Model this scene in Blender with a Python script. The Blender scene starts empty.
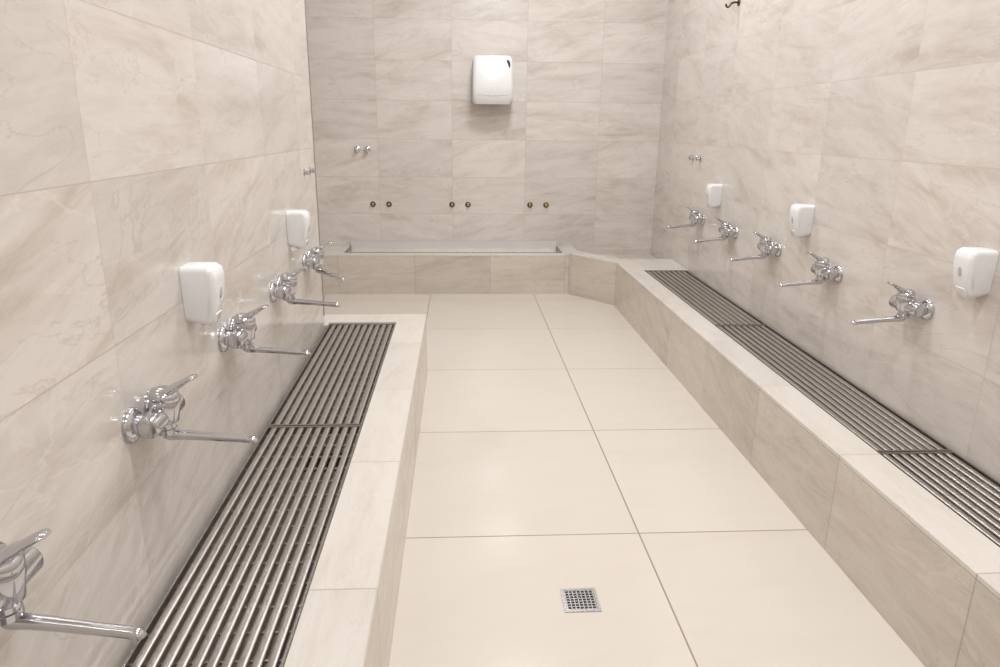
import bpy, bmesh, math
from mathutils import Vector, Matrix

S = 1.4
scene = bpy.context.scene
col = scene.collection
try:
    scene.view_settings.view_transform = 'Standard'
    scene.view_settings.look = 'None'
except Exception:
    pass

def W(x, y, z):
    """units of camera height, z measured from eye level -> metres"""
    return Vector((x*S, y*S, (1+z)*S))

# ---------------------------------------------------------------- materials
def new_mat(name):
    m = bpy.data.materials.new(name); m.use_nodes = True
    nt = m.node_tree
    b = nt.nodes.get('Principled BSDF')
    return m, nt, b

def N(nt, t, **kw):
    n = nt.nodes.new(t)
    for k, v in kw.items():
        setattr(n, k, v)
    return n

def math_(nt, op, a, b=None, c=None):
    n = N(nt, 'ShaderNodeMath', operation=op)
    for i, v in enumerate((a, b, c)):
        if v is None: continue
        if isinstance(v, (int, float)): n.inputs[i].default_value = v
        else: nt.links.new(v, n.inputs[i])
    return n.outputs[0]

def mix(nt, f, a, b, blend='MIX'):
    n = N(nt, 'ShaderNodeMix', data_type='RGBA', blend_type=blend)
    for idx, v in ((0, f), (6, a), (7, b)):
        if isinstance(v, (int, float)): n.inputs[idx].default_value = v
        elif isinstance(v, tuple): n.inputs[idx].default_value = (*v, 1) if len(v) == 3 else v
        else: nt.links.new(v, n.inputs[idx])
    return n.outputs[2]

def ramp(nt, fac, stops):
    n = N(nt, 'ShaderNodeValToRGB')
    el = n.color_ramp.elements
    while len(el) < len(stops): el.new(0.5)
    for e, (p, c) in zip(el, stops):
        e.position = p; e.color = (*c, 1) if len(c) == 3 else c
    nt.links.new(fac, n.inputs[0])
    return n.outputs[0]

def tile_mat(name, ua, va, tw, th, u0, v0, light, mid, dark, grout, gw=0.0013,
             rough=0.25, flow=1.0, stagger=0.0, tonal=0.06, bumpy=0.006, gmix=0.7, pale=(0.78, 0.735, 0.68)):
    m, nt, bsdf = new_mat(name)
    L = nt.links.new
    geo = N(nt, 'ShaderNodeNewGeometry')
    sep = N(nt, 'ShaderNodeSeparateXYZ'); L(geo.outputs['Position'], sep.inputs[0])
    u = sep.outputs[ua]; v = sep.outputs[va]
    vs = math_(nt, 'DIVIDE', math_(nt, 'SUBTRACT', v, v0), th)
    vi = math_(nt, 'FLOOR', vs)
    us = math_(nt, 'DIVIDE', math_(nt, 'SUBTRACT', u, u0), tw)
    if stagger:
        us = math_(nt, 'ADD', us, math_(nt, 'MULTIPLY', math_(nt, 'MODULO', math_(nt, 'ABSOLUTE', vi), 2.0), stagger))
    ui = math_(nt, 'FLOOR', us)
    fu = math_(nt, 'SUBTRACT', us, ui); fv = math_(nt, 'SUBTRACT', vs, vi)
    du = math_(nt, 'MULTIPLY', math_(nt, 'MINIMUM', fu, math_(nt, 'SUBTRACT', 1.0, fu)), tw)
    dv = math_(nt, 'MULTIPLY', math_(nt, 'MINIMUM', fv, math_(nt, 'SUBTRACT', 1.0, fv)), th)
    d = math_(nt, 'MINIMUM', du, dv)
    g = math_(nt, 'LESS_THAN', d, gw)
    cell = N(nt, 'ShaderNodeCombineXYZ'); L(ui, cell.inputs[0]); L(vi, cell.inputs[1])
    wn = N(nt, 'ShaderNodeTexWhiteNoise', noise_dimensions='3D'); L(cell.outputs[0], wn.inputs[0])
    wn2 = N(nt, 'ShaderNodeTexWhiteNoise', noise_dimensions='4D'); L(cell.outputs[0], wn2.inputs[0]); wn2.inputs['W'].default_value = 4.7
    uv = N(nt, 'ShaderNodeCombineXYZ'); L(u, uv.inputs[0]); L(v, uv.inputs[1])
    rz = math_(nt, 'ADD', math_(nt, 'MULTIPLY', wn.outputs['Value'], 0.55), -0.33)
    rot = N(nt, 'ShaderNodeVectorRotate', rotation_type='Z_AXIS')
    L(uv.outputs[0], rot.inputs['Vector']); L(rz, rot.inputs['Angle'])
    sc = N(nt, 'ShaderNodeVectorMath', operation='SCALE'); L(wn.outputs['Color'], sc.inputs[0]); sc.inputs['Scale'].default_value = 30
    def noise(scale, detail, rough_, dist, off=0.0, stretch=3.0):
        st = N(nt, 'ShaderNodeVectorMath', operation='MULTIPLY'); L(rot.outputs[0], st.inputs[0]); st.inputs[1].default_value = (1.0, stretch, 1.0)
        ad = N(nt, 'ShaderNodeVectorMath', operation='ADD'); L(st.outputs[0], ad.inputs[0]); L(sc.outputs[0], ad.inputs[1])
        n = N(nt, 'ShaderNodeTexNoise')
        o = N(nt, 'ShaderNodeVectorMath', operation='ADD'); L(ad.outputs[0], o.inputs[0]); o.inputs[1].default_value = (off, off*0.7, off*1.3)
        L(o.outputs[0], n.inputs['Vector'])
        n.inputs['Scale'].default_value = scale; n.inputs['Detail'].default_value = detail
        n.inputs['Roughness'].default_value = rough_; n.inputs['Distortion'].default_value = dist
        return n.outputs['Fac']
    n1 = noise(1.7, 9, 0.60, 0.9, 0.0, 3.0)
    n5 = noise(2.6, 9, 0.68, 0.5, 3.0, 6.0)
    nb = math_(nt, 'ADD', math_(nt, 'MULTIPLY', n1, 0.52), math_(nt, 'MULTIPLY', n5, 0.48))
    c = ramp(nt, nb, [(0.34, dark), (0.46, mid), (0.57, light), (0.72, mid)])
    def vein(c, fac, lo, hi, strength, color):
        v_ = math_(nt, 'ABSOLUTE', math_(nt, 'SUBTRACT', fac, 0.5))
        vm = N(nt, 'ShaderNodeMapRange'); L(v_, vm.inputs[0])
        vm.inputs[1].default_value = lo; vm.inputs[2].default_value = hi
        vm.inputs[3].default_value = strength; vm.inputs[4].default_value = 0.0
        return mix(nt, vm.outputs[0], c, color)
    n2 = noise(1.3, 7, 0.6, 1.0, 7.3, 3.0)
    n4 = noise(1.0, 6, 0.55, 0.9, 31.7, 3.0)
    c = vein(c, n2, 0.0, 0.008, 0.50*flow, dark)
    c = vein(c, n4, 0.0, 0.010, 0.45*flow, pale)
    c = mix(nt, 1.0-flow if flow < 1 else 0.0, c, mid)
    tone = math_(nt, 'ADD', 1.0-tonal, math_(nt, 'MULTIPLY', wn2.outputs['Value'], tonal*1.7))
    cc = N(nt, 'ShaderNodeCombineXYZ'); L(tone, cc.inputs[0]); L(tone, cc.inputs[1]); L(tone, cc.inputs[2])
    c = mix(nt, 1.0, c, cc.outputs[0], 'MULTIPLY')
    c = mix(nt, math_(nt, 'MULTIPLY', g, gmix), c, grout)
    L(c, bsdf.inputs['Base Color'])
    r = math_(nt, 'ADD', rough, math_(nt, 'MULTIPLY', g, 0.4))
    L(r, bsdf.inputs['Roughness'])
    bp = N(nt, 'ShaderNodeBump'); bp.inputs['Strength'].default_value = 0.15; bp.inputs['Distance'].default_value = 0.0015
    hh = math_(nt, 'SUBTRACT', math_(nt, 'MULTIPLY', n1, bumpy*4), g)
    L(hh, bp.inputs['Height']); L(bp.outputs[0], bsdf.inputs['Normal'])
    return m

def simple_mat(name, color, rough=0.4, metal=0.0, coat=0.0, noise=0.0, nscale=20, trans=0.0):
    m, nt, b = new_mat(name)
    tc = N(nt, 'ShaderNodeTexCoord')
    n = N(nt, 'ShaderNodeTexNoise'); nt.links.new(tc.outputs['Object'], n.inputs['Vector'])
    n.inputs['Scale'].default_value = nscale; n.inputs['Detail'].default_value = 3
    a = tuple(max(0, x*(1-noise)) for x in color); bb = tuple(min(1, x*(1+noise)) for x in color)
    nt.links.new(mix(nt, n.outputs['Fac'], a, bb), b.inputs['Base Color'])
    rr = math_(nt, 'ADD', rough*0.9, math_(nt, 'MULTIPLY', n.outputs['Fac'], rough*0.2))
    nt.links.new(rr, b.inputs['Roughness'])
    b.inputs['Metallic'].default_value = metal
    b.inputs['Coat Weight'].default_value = coat
    return m

WL = (0.722, 0.672, 0.624); WM = (0.655, 0.600, 0.550); WD = (0.530, 0.468, 0.415); GR = (0.46, 0.40, 0.355)
TW = 0.465*S; TH = 0.2325*S
ZR = (1-0.077)*S
mat_wallY = tile_mat('marble_wall_tile_side', 1, 2, TW, TH, 1.0*S, ZR, WL, WM, WD, GR, rough=0.15, tonal=0.05, gmix=0.65, gw=0.0014)
mat_wallX = tile_mat('marble_wall_tile_back', 0, 2, TW, TH, 0.415*S, ZR, WL, WM, WD, GR, rough=0.20, gw=0.0018, tonal=0.06, gmix=0.7)
CL = (0.72, 0.682, 0.625); CM = (0.68, 0.638, 0.578); CD = (0.58, 0.532, 0.472)
GC = (0.36, 0.30, 0.25)
FWL = (0.66, 0.598, 0.530); FWM = (0.60, 0.537, 0.468); FWD = (0.49, 0.427, 0.360)
kw = dict(rough=0.22, tonal=0.06, pale=(0.73, 0.665, 0.60), gw=0.0020)
mat_curbY = tile_mat('marble_curb_face', 1, 2, TW, 2.0, 1.015*S, -0.9, FWL, FWM, FWD, GC, **kw)
mat_curbX = tile_mat('marble_curb_face_cross', 0, 2, TW, 2.0, 0.415*S-TW*0.5, -0.9, FWL, FWM, FWD, GC, **kw)
kw = dict(rough=0.17, tonal=0.04, flow=0.8, gw=0.0022)
mat_copeY = tile_mat('marble_coping', 1, 0, TW, 9.0, 1.015*S, -4, CL, CM, CD, GC, **kw)
mat_copeX = tile_mat('marble_coping_cross', 0, 1, TW, 9.0, 0.415*S-TW*0.5, -4, CL, CM, CD, GC, **kw)
FL = (0.718, 0.662, 0.592); FM = (0.696, 0.637, 0.565); FD = (0.662, 0.600, 0.525)
mat_floor = tile_mat('cream_floor_tile', 0, 1, 0.642*S, 0.642*S, 0.455*S, 1.572*S, FL, FM, FD, (0.25, 0.20, 0.16), gw=0.0028, rough=0.12, tonal=0.015, flow=0.4, bumpy=0.003, gmix=0.85, pale=FL)
mat_ceil = simple_mat('painted_ceiling', (0.8, 0.8, 0.8), 0.8)
mat_chrome = simple_mat('chrome', (0.60, 0.60, 0.63), 0.12, 1.0)
mat_steel = simple_mat('stainless_steel', (0.49, 0.455, 0.43), 0.36, 1.0, noise=0.10, nscale=40)
mat_steel_bright = simple_mat('drain_steel', (0.42, 0.41, 0.40), 0.35, 1.0)
mat_steel_dark = simple_mat('dull_steel', (0.34, 0.31, 0.29), 0.4, 1.0, noise=0.1)
mat_trim = simple_mat('edge_trim_metal', (0.33, 0.30, 0.28), 0.45, 0.4)
mat_white = simple_mat('white_plastic', (0.83, 0.83, 0.84), 0.22, 0.0, coat=0.2)
mat_window = simple_mat('grey_translucent_plastic', (0.46, 0.47, 0.56), 0.25)
mat_grey = simple_mat('grey_plastic', (0.45, 0.45, 0.47), 0.4)
mat_dark = simple_mat('dark_plastic', (0.02, 0.022, 0.03), 0.35)
mat_brass = simple_mat('brass', (0.50, 0.36, 0.18), 0.25, 1.0)
mat_bronze = simple_mat('dark_bronze', (0.12, 0.085, 0.06), 0.3, 1.0)
mat_black = simple_mat('dark_drain_cavity', (0.03, 0.028, 0.025), 0.7)
mat_polish = simple_mat('polished_basin_lining', (0.78, 0.745, 0.71), 0.05, 0.15, coat=1.0, noise=0.08, nscale=6)
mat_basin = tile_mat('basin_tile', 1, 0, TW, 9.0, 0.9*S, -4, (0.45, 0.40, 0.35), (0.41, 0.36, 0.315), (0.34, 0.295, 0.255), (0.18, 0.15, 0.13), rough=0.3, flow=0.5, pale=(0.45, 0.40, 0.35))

# ---------------------------------------------------------------- mesh helpers
def finish(bm, name, mat, parent=None, loc=None, smooth=True, ang=0.6):
    bmesh.ops.recalc_face_normals(bm, faces=bm.faces[:])
    for f in bm.faces: f.smooth = smooth
    for e in bm.edges:
        if len(e.link_faces) == 2 and e.calc_face_angle(0) > ang: e.smooth = False
    me = bpy.data.meshes.new(name); bm.to_mesh(me); bm.free()
    me.materials.append(mat)
    ob = bpy.data.objects.new(name, me); col.objects.link(ob)
    if parent: ob.parent = parent
    if loc is not None: ob.location = loc
    return ob

def add_box(bm, a, b):
    xs = (a[0], b[0]); ys = (a[1], b[1]); zs = (a[2], b[2])
    v = [bm.verts.new((xs[i], ys[j], zs[k])) for i in (0, 1) for j in (0, 1) for k in (0, 1)]
    fs = []
    for q in ((0,1,3,2),(4,6,7,5),(0,4,5,1),(2,3,7,6),(0,2,6,4),(1,5,7,3)):
        fs.append(bm.faces.new([v[i] for i in q]))
    return v, fs

def add_prism(bm, poly, z0, z1):
    lo = [bm.verts.new((x, y, z0)) for x, y in poly]
    hi = [bm.verts.new((x, y, z1)) for x, y in poly]
    bm.faces.new(lo[::-1]); bm.faces.new(hi)
    n = len(poly)
    for i in range(n):
        bm.faces.new((lo[i], lo[(i+1) % n], hi[(i+1) % n], hi[i]))

def bevel_all(bm, w, seg=2, minang=0.5):
    es = [e for e in bm.edges if len(e.link_faces) == 2 and e.calc_face_angle(0) > minang]
    bmesh.ops.bevel(bm, geom=es, offset=w, segments=seg, affect='EDGES', profile=0.5)

def catmull(pts, rad, sub):
    P = [Vector(p) for p in pts]; n = len(P)
    R_ = [r if isinstance(r, tuple) else (r, r) for r in rad]
    op, orr = [], []
    for i in range(n-1):
        p0, p1, p2, p3 = P[max(i-1, 0)], P[i], P[i+1], P[min(i+2, n-1)]
        for k in range(sub):
            t = k/sub
            op.append(0.5*((2*p1)+(p2-p0)*t+(2*p0-5*p1+4*p2-p3)*t*t+(3*p1-p0-3*p2+p3)*t**3))
            s = t*t*(3-2*t)
            orr.append((R_[i][0]*(1-s)+R_[i+1][0]*s, R_[i][1]*(1-s)+R_[i+1][1]*s))
    op.append(P[-1]); orr.append(R_[-1])
    return op, orr

def sweep(bm, pts, rad, segs=16, side=None, sub=1):
    """rad: one float or a list with a float / (a, b) per point"""
    if sub > 1: pts, rad = catmull(pts, rad, sub)
    pts = [Vector(p) for p in pts]
    rings = []
    n = len(pts)
    prev = None
    for i, p in enumerate(pts):
        t = (pts[min(i+1, n-1)] - pts[max(i-1, 0)])
        if t.length < 1e-9: t = prev or Vector((0, 0, 1))
        t = t.normalized(); prev = t
        s = Vector(side) if side else (Vector((0, 1, 0)) if abs(t.y) < 0.9 else Vector((1, 0, 0)))
        s = (s - t*s.dot(t)).normalized()
        nn = t.cross(s)
        r = rad[i] if isinstance(rad, list) else rad
        a, b = r if isinstance(r, tuple) else (r, r)
        rings.append([bm.verts.new(p + s*a*math.cos(2*math.pi*k/segs) + nn*b*math.sin(2*math.pi*k/segs)) for k in range(segs)])
    for i in range(n-1):
        for k in range(segs):
            bm.faces.new((rings[i][k], rings[i][(k+1) % segs], rings[i+1][(k+1) % segs], rings[i+1][k]))
    bm.faces.new(rings[0][::-1]); bm.faces.new(rings[-1])

def lathe(bm, base, axis, prof, segs=24):
    base = Vector(base); axis = Vector(axis).normalized()
    s = Vector((0, 0, 1)) if abs(axis.z) < 0.9 else Vector((0, 1, 0))
    s = (s - axis*s.dot(axis)).normalized(); nn = axis.cross(s)
    rings = []
    for d, r in prof:
        rings.append([bm.verts.new(base + axis*d + (s*math.cos(2*math.pi*k/segs) + nn*math.sin(2*math.pi*k/segs))*max(r, 1e-4)) for k in range(segs)])
    for i in range(len(prof)-1):
        for k in range(segs):
            bm.faces.new((rings[i][k], rings[i][(k+1) % segs], rings[i+1][(k+1) % segs], rings[i+1][k]))
    bm.faces.new(rings[0][::-1]); bm.faces.new(rings[-1])

def profile_body(bm, prof, wid, bev, seg=4):
    L_ = [bm.verts.new((x, -wid(z), z)) for x, z in prof]
    R_ = [bm.verts.new((x, wid(z), z)) for x, z in prof]
    n = len(prof)
    bm.faces.new(L_[::-1]); bm.faces.new(R_)
    for i in range(n):
        bm.faces.new((L_[i], L_[(i+1) % n], R_[(i+1) % n], R_[i]))
    bmesh.ops.recalc_face_normals(bm, faces=bm.faces[:])
    es = []
    for e in bm.edges:
        a, b = e.verts
        if abs(a.co.y-b.co.y) < 0.02 and not (a.co.x < 0.002 and b.co.x < 0.002) and (a.co.y*b.co.y > 0):
            es.append(e)
    bmesh.ops.bevel(bm, geom=es, offset=bev, segments=seg, affect='EDGES', profile=0.5)

def empty(name, loc, label=None, cat=None, group=None):
    e = bpy.data.objects.new(name, None); e.empty_display_size = 0.1
    e.location = loc; col.objects.link(e)
    if label: e["label"] = label
    if cat: e["category"] = cat
    if group: e["group"] = group
    return e

def structure(ob, label, cat):
    ob["kind"] = "structure"; ob["label"] = label; ob["category"] = cat
    return ob

def XR(y): return 1.175 + 0.02*y
def XL(y): return -0.485 - 0.015*y

# ---------------------------------------------------------------- room shell
YB = 4.6; YN = -1.6; ZC = 1.6; T = 0.12
YLC = 2.64
def poly_obj(name, poly, z0, z1, mat, **k):
    bm = bmesh.new()
    add_prism(bm, [(x*S, y*S) for x, y in poly], (1+z0)*S, (1+z1)*S)
    return finish(bm, name, mat, smooth=False, **k)

structure(poly_obj('floor', [(-1.2, YN-T), (1.5, YN-T), (1.5, YB+T), (-1.2, YB+T)], -1.08, -1.0, mat_floor),
          "large cream square floor tiles with thin dark joints", "floor")
structure(poly_obj('wall_right', [(XR(YN), YN), (XR(YN)+T, YN), (XR(YB)+T, YB), (XR(YB), YB)], -1.0, ZC, mat_wallY),
          "beige marble-look tiled wall with a row of taps", "wall")
structure(poly_obj('wall_left', [(XL(YN), YN), (XL(YLC), YLC), (XL(YLC)-0.4, YLC), (XL(YLC)-0.4, YN)], -1.0, ZC, mat_wallY),
          "beige marble-look tiled wall ending at an outer corner", "wall")
structure(poly_obj('wall_back', [(-1.05, YB), (1.5, YB), (1.5, YB+T), (-1.05, YB+T)], -1.0, ZC, mat_wallX),
          "beige marble-look tiled end wall", "wall")
structure(poly_obj('wall_recess', [(-1.05-T, YLC-0.1), (-1.05, YLC-0.1), (-1.05, YB), (-1.05-T, YB)], -1.0, ZC, mat_wallY),
          "beige tiled wall of the recess", "wall")
structure(poly_obj('wall_entrance', [(-1.05, YN-T), (1.4, YN-T), (1.4, YN), (-1.05, YN)], -1.0, ZC, mat_wallX),
          "beige tiled wall opposite the end wall", "wall")
structure(poly_obj('ceiling', [(-1.2, YN-T), (1.5, YN-T), (1.5, YB+T), (-1.2, YB+T)], ZC, ZC+0.06, mat_ceil),
          "plain white painted ceiling", "ceiling")
bm = bmesh.new()
cx = XL(YLC)*S; cy = YLC*S
add_box(bm, (cx-0.004, cy-0.001, 0.3*S), (cx+0.003, cy+0.006, (1+ZC)*S))
structure(finish(bm, 'trim_1', mat_trim, smooth=False), "thin metal edge strip on the tiled wall corner", "edge trim")

# ---------------------------------------------------------------- troughs
CH = -0.74; CP = 0.012
def trough(label, loc, curb_polys, cope_polys, basin_poly, zb, mats, ch=CH, bmat=None):
    e = empty('washing_trough', W(*loc), label, 'washing trough')
    inv = -W(*loc)
    def part(nm, polys, z0, z1, mat, bev=0):
        bm = bmesh.new()
        for p in polys:
            add_prism(bm, [(x*S+inv.x, y*S+inv.y) for x, y in p], (1+z0)*S+inv.z, (1+z1)*S+inv.z)
        bmesh.ops.recalc_face_normals(bm, faces=bm.faces[:])
        if bev: bevel_all(bm, bev, 1)
        return finish(bm, nm, mat, parent=e, smooth=False)
    part('curb', curb_polys, -1.0, ch-CP, mats[0])
    c = part('coping', cope_polys, ch-CP, ch, mats[1], 0.002)
    c['label'] = "smooth light stone coping"
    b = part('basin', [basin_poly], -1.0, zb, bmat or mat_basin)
    b['label'] = "sunken basin floor"
    return e

xo, xi = -0.142, -0.255
YS = -0.9
e0, e1 = 2.69, 2.81
cu = [(xo, YS), (xo, e1), (XL(YLC)-0.12, e1), (XL(YLC)-0.12, YLC+0.011), (XL(YLC)+0.008, YLC+0.011), (XL(YLC)+0.008, e0), (xi, e0), (xi, YS)]
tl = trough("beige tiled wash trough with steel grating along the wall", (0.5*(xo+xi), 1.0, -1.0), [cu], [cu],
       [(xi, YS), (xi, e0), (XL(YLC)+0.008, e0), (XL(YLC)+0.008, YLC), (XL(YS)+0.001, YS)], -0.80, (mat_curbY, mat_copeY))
xo2, xi2 = 0.90, 1.0
g1 = 3.75
cu2 = [(xo2, YS), (xi2, YS), (xi2, g1), (XR(g1)-0.001, g1), (XR(4.08)-0.001, 4.08), (0.95, 4.08), (0.745, 4.35), (0.672, 4.285), (xo2, 3.98)]
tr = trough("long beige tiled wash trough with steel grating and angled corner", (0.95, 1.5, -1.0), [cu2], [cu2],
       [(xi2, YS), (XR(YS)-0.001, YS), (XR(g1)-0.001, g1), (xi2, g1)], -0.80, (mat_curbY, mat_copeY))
fy0, fy1 = 4.285, 4.345
bx0, bx1 = -0.715, 0.635
cu3 = [(-1.048, fy0), (0.670, fy0), (0.745, 4.352), (0.745, YB-0.001), (bx1, YB-0.001), (bx1, fy1), (bx0, fy1), (bx0, YB-0.001), (-1.048, YB-0.001)]
tb = trough("short beige tiled wash basin against the end wall", (0, 4.3, -1.0), [cu3], [cu3],
       [(bx0, fy1), (bx1, fy1), (bx1, YB-0.001), (bx0, YB-0.001)], -0.775, (mat_curbX, mat_copeX), ch=-0.75, bmat=mat_polish)
bm = bmesh.new()
l0 = W(0, 4.3, -1.0)
def lb(a, b): 
    A = W(*a)-l0; B = W(*b)-l0
    add_box(bm, A, B)
lb((bx0, fy1-0.003, -0.765), (bx1, fy1+0.003, -0.7475))
lb((bx0, fy1+0.003, -0.765), (bx0+0.004, YB-0.014, -0.7475))
lb((bx1-0.004, fy1+0.003, -0.765), (bx1, YB-0.014, -0.7475))
lp = finish(bm, 'basin_lip', mat_steel_dark, parent=tb, smooth=False); lp['label'] = "thin stainless steel lip"
bm = bmesh.new()
lb((bx0+0.005, YB-0.010, -0.775), (bx1-0.005, YB-0.002, -0.712))
lp = finish(bm, 'splash_panel', mat_polish, parent=tb, smooth=False); lp['label'] = "pale polished strip behind the basin"
bm = bmesh.new()
o = W(1.0, 4.2, -1.0)
pl = [(0.95, 4.081), (XR(4.08)-0.002, 4.081), (XR(YB)-0.002, YB-0.001), (0.746, YB-0.001), (0.746, 4.351)]
add_prism(bm, [(x*S-o.x, y*S-o.y) for x, y in pl], 0, 0.20*S)
cl = finish(bm, 'tiled_ledge', mat_curbX, loc=o, smooth=False)
cl['label'] = "low beige tiled ledge filling the room corner"; cl['category'] = "ledge"

# ---------------------------------------------------------------- grates
def grate(fx0, fx1, y0, y1, nbars, label, group):
    Y0, Y1 = y0*S+0.003, y1*S-0.003
    z = (1+CH)*S - 0.004
    xc = 0.25*(fx0(y0)+fx0(y1)+fx1(y0)+fx1(y1))*S; yc = (Y0+Y1)/2
    e = empty('drain_grate', (xc, yc, z-0.03), label, 'grating', group)
    l = (Y1-Y0)/2
    def ex(y):
        yy = (yc+y)/S
        return fx0(yy)*S-xc, fx1(yy)*S-xc
    def xa(frac, y, off=0.0):
        a, b = ex(y); return a+0.010+(b-a-0.020)*frac+off
    bm = bmesh.new()
    a, b = ex(0)
    pitch = (b-a-0.02)/nbars
    hw = pitch*0.335
    for i in range(nbars):
        f = (i+0.5)/nbars
        sec = [(-hw, 0.014), (-hw, 0.0230), (-hw*0.8, 0.0256), (-hw*0.4, 0.0265), (hw*0.4, 0.0265), (hw*0.8, 0.0256), (hw, 0.0230), (hw, 0.014)]
        ya, yb = -l+0.008, l-0.008
        A = [bm.verts.new((xa(f, ya, p), ya, q)) for p, q in sec]
        B = [bm.verts.new((xa(f, yb, p), yb, q)) for p, q in sec]
        bm.faces.new(A); bm.faces.new(B[::-1])
        n = len(sec)
        for k in range(n):
            bm.faces.new((A[k], A[(k+1) % n], B[(k+1) % n], B[k]))
    finish(bm, 'bars', mat_steel, parent=e, ang=0.95)
    bm = bmesh.new()
    n = int(2*l/0.085)
    for j in range(n):
        y = -l + 2*l*(j+0.5)/n
        a, b = ex(y)
        sweep(bm, [(a+0.004, y, 0.008), (b-0.004, y, 0.008)], 0.0040, segs=8, side=(0, 1, 0))
    finish(bm, 'cross_rods', mat_steel_dark, parent=e)
    bm = bmesh.new()
    (a0, b0), (a1, b1) = ex(-l), ex(l)
    t = 0.006
    add_prism(bm, [(a0, -l), (a0+t, -l), (a1+t, l), (a1, l)], -0.002, 0.028)
    add_prism(bm, [(b0-t, -l), (b0, -l), (b1, l), (b1-t, l)], -0.002, 0.028)
    add_prism(bm, [(a0+t, -l), (b0-t, -l), (b0-t, -l+0.010), (a0+t, -l+0.010)], -0.002, 0.0285)
    add_prism(bm, [(a1+t, l-0.010), (b1-t, l-0.010), (b1-t, l), (a1+t, l)], -0.002, 0.0285)
    finish(bm, 'frame', mat_steel_dark, parent=e, smooth=False)
    return e
gl = "stainless steel slatted grating over the wash trough"
for a, b in ((-0.36, 0.66), (0.66, 1.70), (1.70, 2.68)):
    grate(lambda y: XL(y)+0.012, lambda y: xi-0.002, a, b, 10, gl, "gratings over the short trough")
for a, b in ((-0.8, 0.36), (0.36, 1.50), (1.50, 2.64), (2.64, 3.745)):
    grate(lambda y: xi2+0.002, lambda y: XR(y)-0.010, a, b, 8, gl, "gratings over the long trough")

# ---------------------------------------------------------------- drains
def lattice_drain(name, loc, size, label, mat=None):
    mat = mat or mat_steel_bright
    e = empty(name, loc, label, 'drain')
    h = size/2
    bm = bmesh.new()
    fw = size*0.085
    add_box(bm, (-h, -h, 0), (h, -h+fw, 0.003)); add_box(bm, (-h, h-fw, 0), (h, h, 0.003))
    add_box(bm, (-h, -h+fw, 0), (-h+fw, h-fw, 0.003)); add_box(bm, (h-fw, -h+fw, 0), (h, h-fw, 0.003))
    finish(bm, 'frame', mat, parent=e, smooth=False)
    bm = bmesh.new()
    add_box(bm, (-h+fw, -h+fw, 0), (h-fw, h-fw, 0.0006))
    finish(bm, 'cavity', mat_black, parent=e, smooth=False)
    bm = bmesh.new()
    n = 7; ii = h-fw*1.25
    ifr = h-fw
    for i in range(0, n+1):
        c = -ii+2*ii*i/n; t = size*0.015
        add_box(bm, (c-t, -ifr, 0.0008), (c+t, ifr, 0.002))
        add_box(bm, (-ifr, c-t, 0.0009), (ifr, c+t, 0.0021))
    finish(bm, 'strainer', mat, parent=e, smooth=False)
    return e
lattice_drain('floor_drain', W(0.26, 1.312, -1.0), 0.080*S, "square steel floor drain with pierced strainer")
lattice_drain('basin_drain', W(-0.335, 1.60, -0.80), 0.095*S, "dark square drain under the steel grating", mat_black)

# ---------------------------------------------------------------- taps
PIV = Vector((0.050, 0, 0))
def build_tap():
    e = empty('mixer_tap', (0, 0, 0), "chrome lever wall mixer tap with long swivel spout", 'tap', 'chrome mixer taps')
    parts = []
    for sy in (-1, 1):
        bm = bmesh.new()
        lathe(bm, (0, sy*0.056, 0), (1, 0, 0), [(0, 0.039), (0.004, 0.039), (0.009, 0.037), (0.014, 0.030), (0.016, 0.023), (0.030, 0.023)], 32)
        parts.append(finish(bm, 'escutcheon', mat_chrome, parent=e, ang=0.7))
    bm = bmesh.new()
    lathe(bm, (0.042, -0.080, 0), (0, 1, 0), [(0, 0.018), (0.003, 0.0235), (0.006, 0.025), (0.154, 0.025), (0.157, 0.0235), (0.160, 0.018)], 32)
    lathe(bm, (0.046, 0, -0.014), (0.16, 0, 1), [(0, 0.028), (0.004, 0.031), (0.046, 0.031), (0.050, 0.0295)], 32)
    lathe(bm, (0.050, 0, -0.010), (0, 0, -1), [(0, 0.019), (0.020, 0.019), (0.021, 0.0215), (0.032, 0.0215), (0.034, 0.015)], 24)
    parts.append(finish(bm, 'body', mat_chrome, parent=e, ang=0.7))
    bm = bmesh.new()
    lathe(bm, (0.0515, 0, 0.0365), (0.22, 0, 1), [(0, 0.030), (0.004, 0.032), (0.012, 0.0315), (0.019, 0.0275), (0.024, 0.019), (0.026, 0.008)], 32)
    sweep(bm, [(0.056, 0, 0.050), (0.072, 0, 0.060), (0.088, 0, 0.069), (0.102, 0, 0.078), (0.116, 0, 0.085), (0.126, 0, 0.087)],
          [(0.024, 0.011), (0.0235, 0.0095), (0.020, 0.0075), (0.0175, 0.0062), (0.0165, 0.0055), (0.011, 0.003)], 24, side=(0, 1, 0), sub=4)
    parts.append(finish(bm, 'lever', mat_chrome, parent=e, ang=0.9))
    bm = bmesh.new()
    pts = [(0.050, 0, -0.038), (0.052, 0, -0.045), (0.062, 0, -0.0485), (0.085, 0, -0.0500), (0.14, 0, -0.055), (0.19, 0, -0.060), (0.224, 0, -0.063), (0.234, 0, -0.066), (0.237, 0, -0.071)]
    sweep(bm, pts, [0.0135, 0.0140, 0.0130, 0.0110, 0.0095, 0.0088, 0.0088, 0.0092, 0.0092], 16, side=(0, 1, 0), sub=3)
    sp = finish(bm, 'spout', mat_chrome, parent=e, ang=1.0)
    parts.append(sp)
    return e, parts

def swivel(q, a):
    R3 = Matrix.Rotation(a, 3, 'Z')
    q.rotation_euler = (0, 0, a); q.location = PIV - R3 @ PIV

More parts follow.
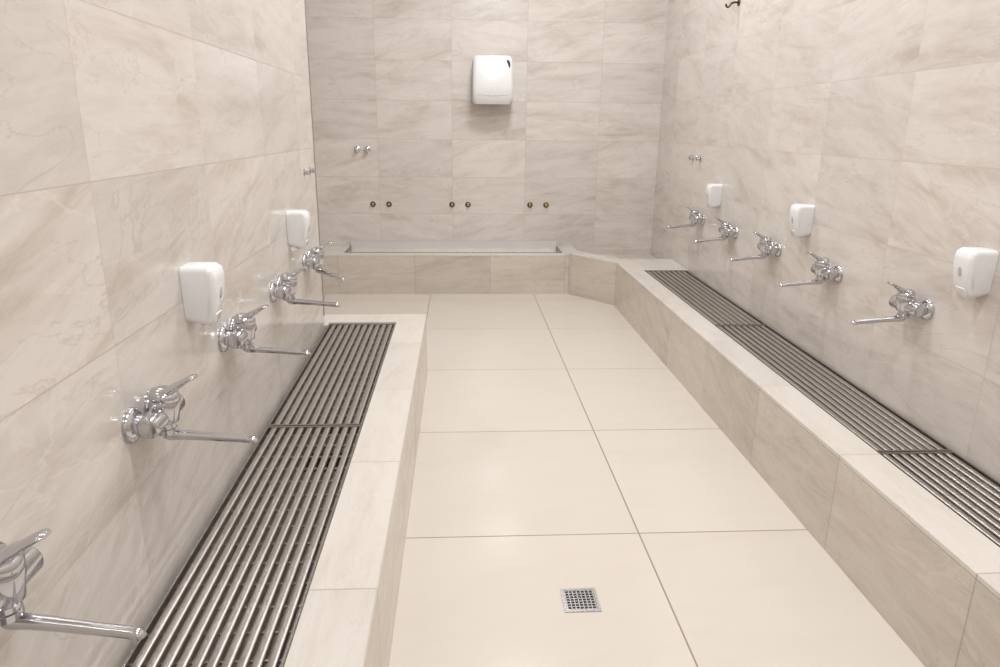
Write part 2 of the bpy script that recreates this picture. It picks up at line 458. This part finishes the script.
def copy_thing(e, parts, loc, rotz, first=False, sc=1.0, sw=0.0):
    if first:
        e.location = loc; e.rotation_euler = (0, 0, rotz); e.scale = (sc,)*3; return e
    n = e.copy(); n.location = loc; n.rotation_euler = (0, 0, rotz); n.scale = (sc,)*3; col.objects.link(n)
    for p in parts:
        q = p.copy(); q.parent = n; col.objects.link(q)
        if sw and p.name.startswith('spout'): swivel(q, sw)
    return n

tap, tparts = build_tap()
first = True
zt = -0.438
for y, sw in ((1.05, 0), (0.625, -0.10), (1.50, 0), (1.94, 0), (2.38, -0.75)):
    copy_thing(tap, tparts, W(XL(y)+0.0005, y, zt - (0.010 if y < 0.8 else 0)), math.atan(0.015), first, sw=sw); first = False
for k in range(5):
    yy = 1.745+0.465*k
    copy_thing(tap, tparts, W(XR(yy)-0.0005, yy, zt-0.004), math.pi - math.atan(0.02), False, sw=(0, 0.05, 0.05, 0.05, 0.05)[k])

# ---------------------------------------------------------------- soap dispensers
def build_soap():
    e = empty('soap_dispenser', (0, 0, 0), "white plastic wall soap dispenser with small viewing window", 'soap dispenser', 'white soap dispensers')
    parts = []
    bm = bmesh.new()
    prof = [(0, -0.072), (0.056, -0.086), (0.070, -0.074), (0.082, -0.040), (0.090, 0.005), (0.094, 0.050), (0.089, 0.075), (0.072, 0.086), (0, 0.086)]
    profile_body(bm, prof, lambda z: 0.050 + max(-0.010, min(0.0, (z+0.02)*0.16)) , 0.017, 5)
    parts.append(finish(bm, 'housing', mat_white, parent=e, ang=0.9))
    bm = bmesh.new()
    sweep(bm, [(0.0865, 0, 0.006), (0.0920, 0, 0.0055)], [(0.0085, 0.017), (0.008, 0.0165)], 24, side=(0, 1, 0))
    w = finish(bm, 'viewing_window', mat_window, parent=e); w['label'] = "small grey-blue oval viewing window"; parts.append(w)
    bm = bmesh.new()
    profile_body(bm, [(0.052, -0.080), (0.060, -0.089), (0.074, -0.074), (0.081, -0.052), (0.070, -0.048)], lambda z: 0.026, 0.003, 2)
    parts.append(finish(bm, 'push_button', mat_white, parent=e))
    bm = bmesh.new()
    lathe(bm, (0.036, 0, -0.072), (0, 0, -1), [(0, 0.012), (0.016, 0.010), (0.018, 0.006)], 16)
    parts.append(finish(bm, 'nozzle', mat_grey, parent=e))
    return e, parts
soap, sparts = build_soap()
soap_pos = [(-1, 1.30, -0.303), (-1, 2.16, -0.302), (1, 3.36, -0.304), (1, 2.42, -0.303), (1, 1.53, -0.310)]
for i, (s, y, z) in enumerate(soap_pos):
    if s < 0: copy_thing(soap, sparts, W(XL(y)+0.0005, y, z), math.atan(0.015), i == 0, 0.92)
    else: copy_thing(soap, sparts, W(XR(y)-0.0005, y, z), math.pi-math.atan(0.02), i == 0, 0.92)

# ---------------------------------------------------------------- towel dispenser
e = empty('paper_towel_dispenser', W(0.20, YB-0.0005, 0.275), "white plastic paper towel dispenser on the end wall", 'towel dispenser')
e.rotation_euler = (0, 0, -math.pi/2)
bm = bmesh.new()
H = 0.196
profile_body(bm, [(0, -H), (0.150, -H), (0.185, -H+0.05), (0.190, -0.05), (0.178, 0.10), (0.150, H-0.03), (0.12, H), (0, H)],
             lambda z: 0.172 if z < 0.05 else 0.166, 0.036, 6)
finish(bm, 'housing', mat_white, parent=e, ang=0.9)
bm = bmesh.new()
add_box(bm, (0.03, -0.11, -H-0.004), (0.12, 0.11, -H+0.002))
s_ = finish(bm, 'towel_slot', mat_grey, parent=e, smooth=False); s_['label'] = "grey outlet slot"
bm = bmesh.new()
sweep(bm, [(0.150, 0.118, 0.155), (0.160, 0.127, 0.145), (0.168, 0.134, 0.122), (0.174, 0.136, 0.095)], [(0.006, 0.006), (0.012, 0.010), (0.011, 0.010), (0.005, 0.006)], 12, side=(0, 1, 0))
s_ = finish(bm, 'level_window', mat_dark, parent=e); s_['label'] = "small dark curved level window"
bm = bmesh.new()
sweep(bm, [(0.185, -0.14, -0.120), (0.187, 0, -0.130), (0.185, 0.14, -0.120)], 0.0025, 8, side=(0, 0, 1))
finish(bm, 'cover_seam', mat_grey, parent=e)

# ---------------------------------------------------------------- pipe outlets
def outlet(kind):
    if kind == 'chrome':
        e = empty('shutoff_valve', (0, 0, 0), "small chrome wall valve with round cap", 'valve', 'small chrome wall valves')
        bm = bmesh.new(); lathe(bm, (0, 0, 0), (1, 0, 0), [(0, 0.029), (0.004, 0.029), (0.010, 0.022), (0.012, 0.014), (0.022, 0.014)], 22)
        a = finish(bm, 'rosette', mat_chrome, parent=e)
        bm = bmesh.new(); lathe(bm, (0.020, 0, 0), (1, 0, 0), [(0, 0.013), (0.003, 0.020), (0.018, 0.019), (0.024, 0.012), (0.026, 0.004)], 22)
        b = finish(bm, 'knob', mat_chrome, parent=e)
    else:
        e = empty('capped_pipe_outlet', (0, 0, 0), "small brass plug in a dark round wall outlet", 'pipe outlet', 'brass plugged outlets')
        bm = bmesh.new(); lathe(bm, (0, 0, 0), (1, 0, 0), [(0, 0.025), (0.004, 0.024), (0.006, 0.018)], 22)
        a = finish(bm, 'rosette', mat_bronze, parent=e)
        bm = bmesh.new(); lathe(bm, (0.005, 0, 0), (1, 0, 0), [(0, 0.015), (0.014, 0.014), (0.016, 0.010)], 6)
        b = finish(bm, 'plug', mat_brass, parent=e)
    return e, [a, b]
v, vp = outlet('chrome')
rb = -math.pi/2
f = True
for x in (-0.645, -0.583):
    copy_thing(v, vp, W(x, YB-0.0002, -0.142), rb, f); f = False
for y in (2.44, 2.54):
    copy_thing(v, vp, W(XL(y)+0.0002, y, -0.152), math.atan(0.015), sc=0.6)
for y in (3.70, 3.83):
    copy_thing(v, vp, W(XR(y)-0.0002, y, -0.145), math.pi-math.atan(0.02), sc=0.8)
v, vp = outlet('brass')
f = True
for x in (-0.56, -0.458, -0.054, 0.049, 0.451, 0.556):
    copy_thing(v, vp, W(x, YB-0.0004, -0.481), rb, f); f = False
e = empty('wall_hook', W(XR(3.35)-0.0004, 3.35, 0.545), "small dark bronze hook high on the tiled wall", 'hook')
e.rotation_euler = (0, 0, math.pi-math.atan(0.02))
bm = bmesh.new(); lathe(bm, (0, 0, 0), (1, 0, 0), [(0, 0.022), (0.006, 0.020), (0.009, 0.010)], 18)
finish(bm, 'rosette', mat_bronze, parent=e)
bm = bmesh.new(); sweep(bm, [(0.005, 0, 0), (0.03, 0, 0.0), (0.05, 0, -0.008), (0.058, 0, -0.022), (0.066, 0, -0.030), (0.078, 0, -0.024), (0.082, 0, -0.010)], 0.0065, 10, side=(0, 1, 0))
finish(bm, 'arm', mat_bronze, parent=e)

# ---------------------------------------------------------------- lights
def area(x, y, sx, sy, power, colr=(0.975, 0.985, 1.0), z=ZC-0.02):
    l = bpy.data.lights.new('ceiling_lamp', 'AREA'); l.shape = 'RECTANGLE'; l.size = sx; l.size_y = sy
    l.energy = power; l.color = colr
    o = bpy.data.objects.new('ceiling_lamp', l); o.location = W(x, y, z); col.objects.link(o)
    return o
for y, p in ((-0.7, 35), (0.8, 35), (2.2, 37), (3.5, 42)):
    area(0.35, y, 0.5, 0.5, p)
w = bpy.data.worlds.new('World'); scene.world = w; w.use_nodes = True
w.node_tree.nodes['Background'].inputs[0].default_value = (1, 0.98, 0.96, 1)
w.node_tree.nodes['Background'].inputs[1].default_value = 0.3

# ---------------------------------------------------------------- camera
cam = bpy.data.cameras.new('camera'); cam.lens = 703/1000*36; cam.sensor_width = 36; cam.clip_start = 0.02
co = bpy.data.objects.new('camera', cam); col.objects.link(co)
Yc = Vector((-40, 206.5, -703)).normalized()
Zc = Vector((27, 2393, 703)).normalized()
Xc = Yc.cross(Zc).normalized(); Zc = Xc.cross(Yc).normalized()
R = Matrix(((Xc.x, Xc.y, Xc.z), (Yc.x, Yc.y, Yc.z), (Zc.x, Zc.y, Zc.z)))
co.matrix_world = Matrix.Translation(Vector((0, 0, S))) @ R.to_4x4()
scene.camera = co
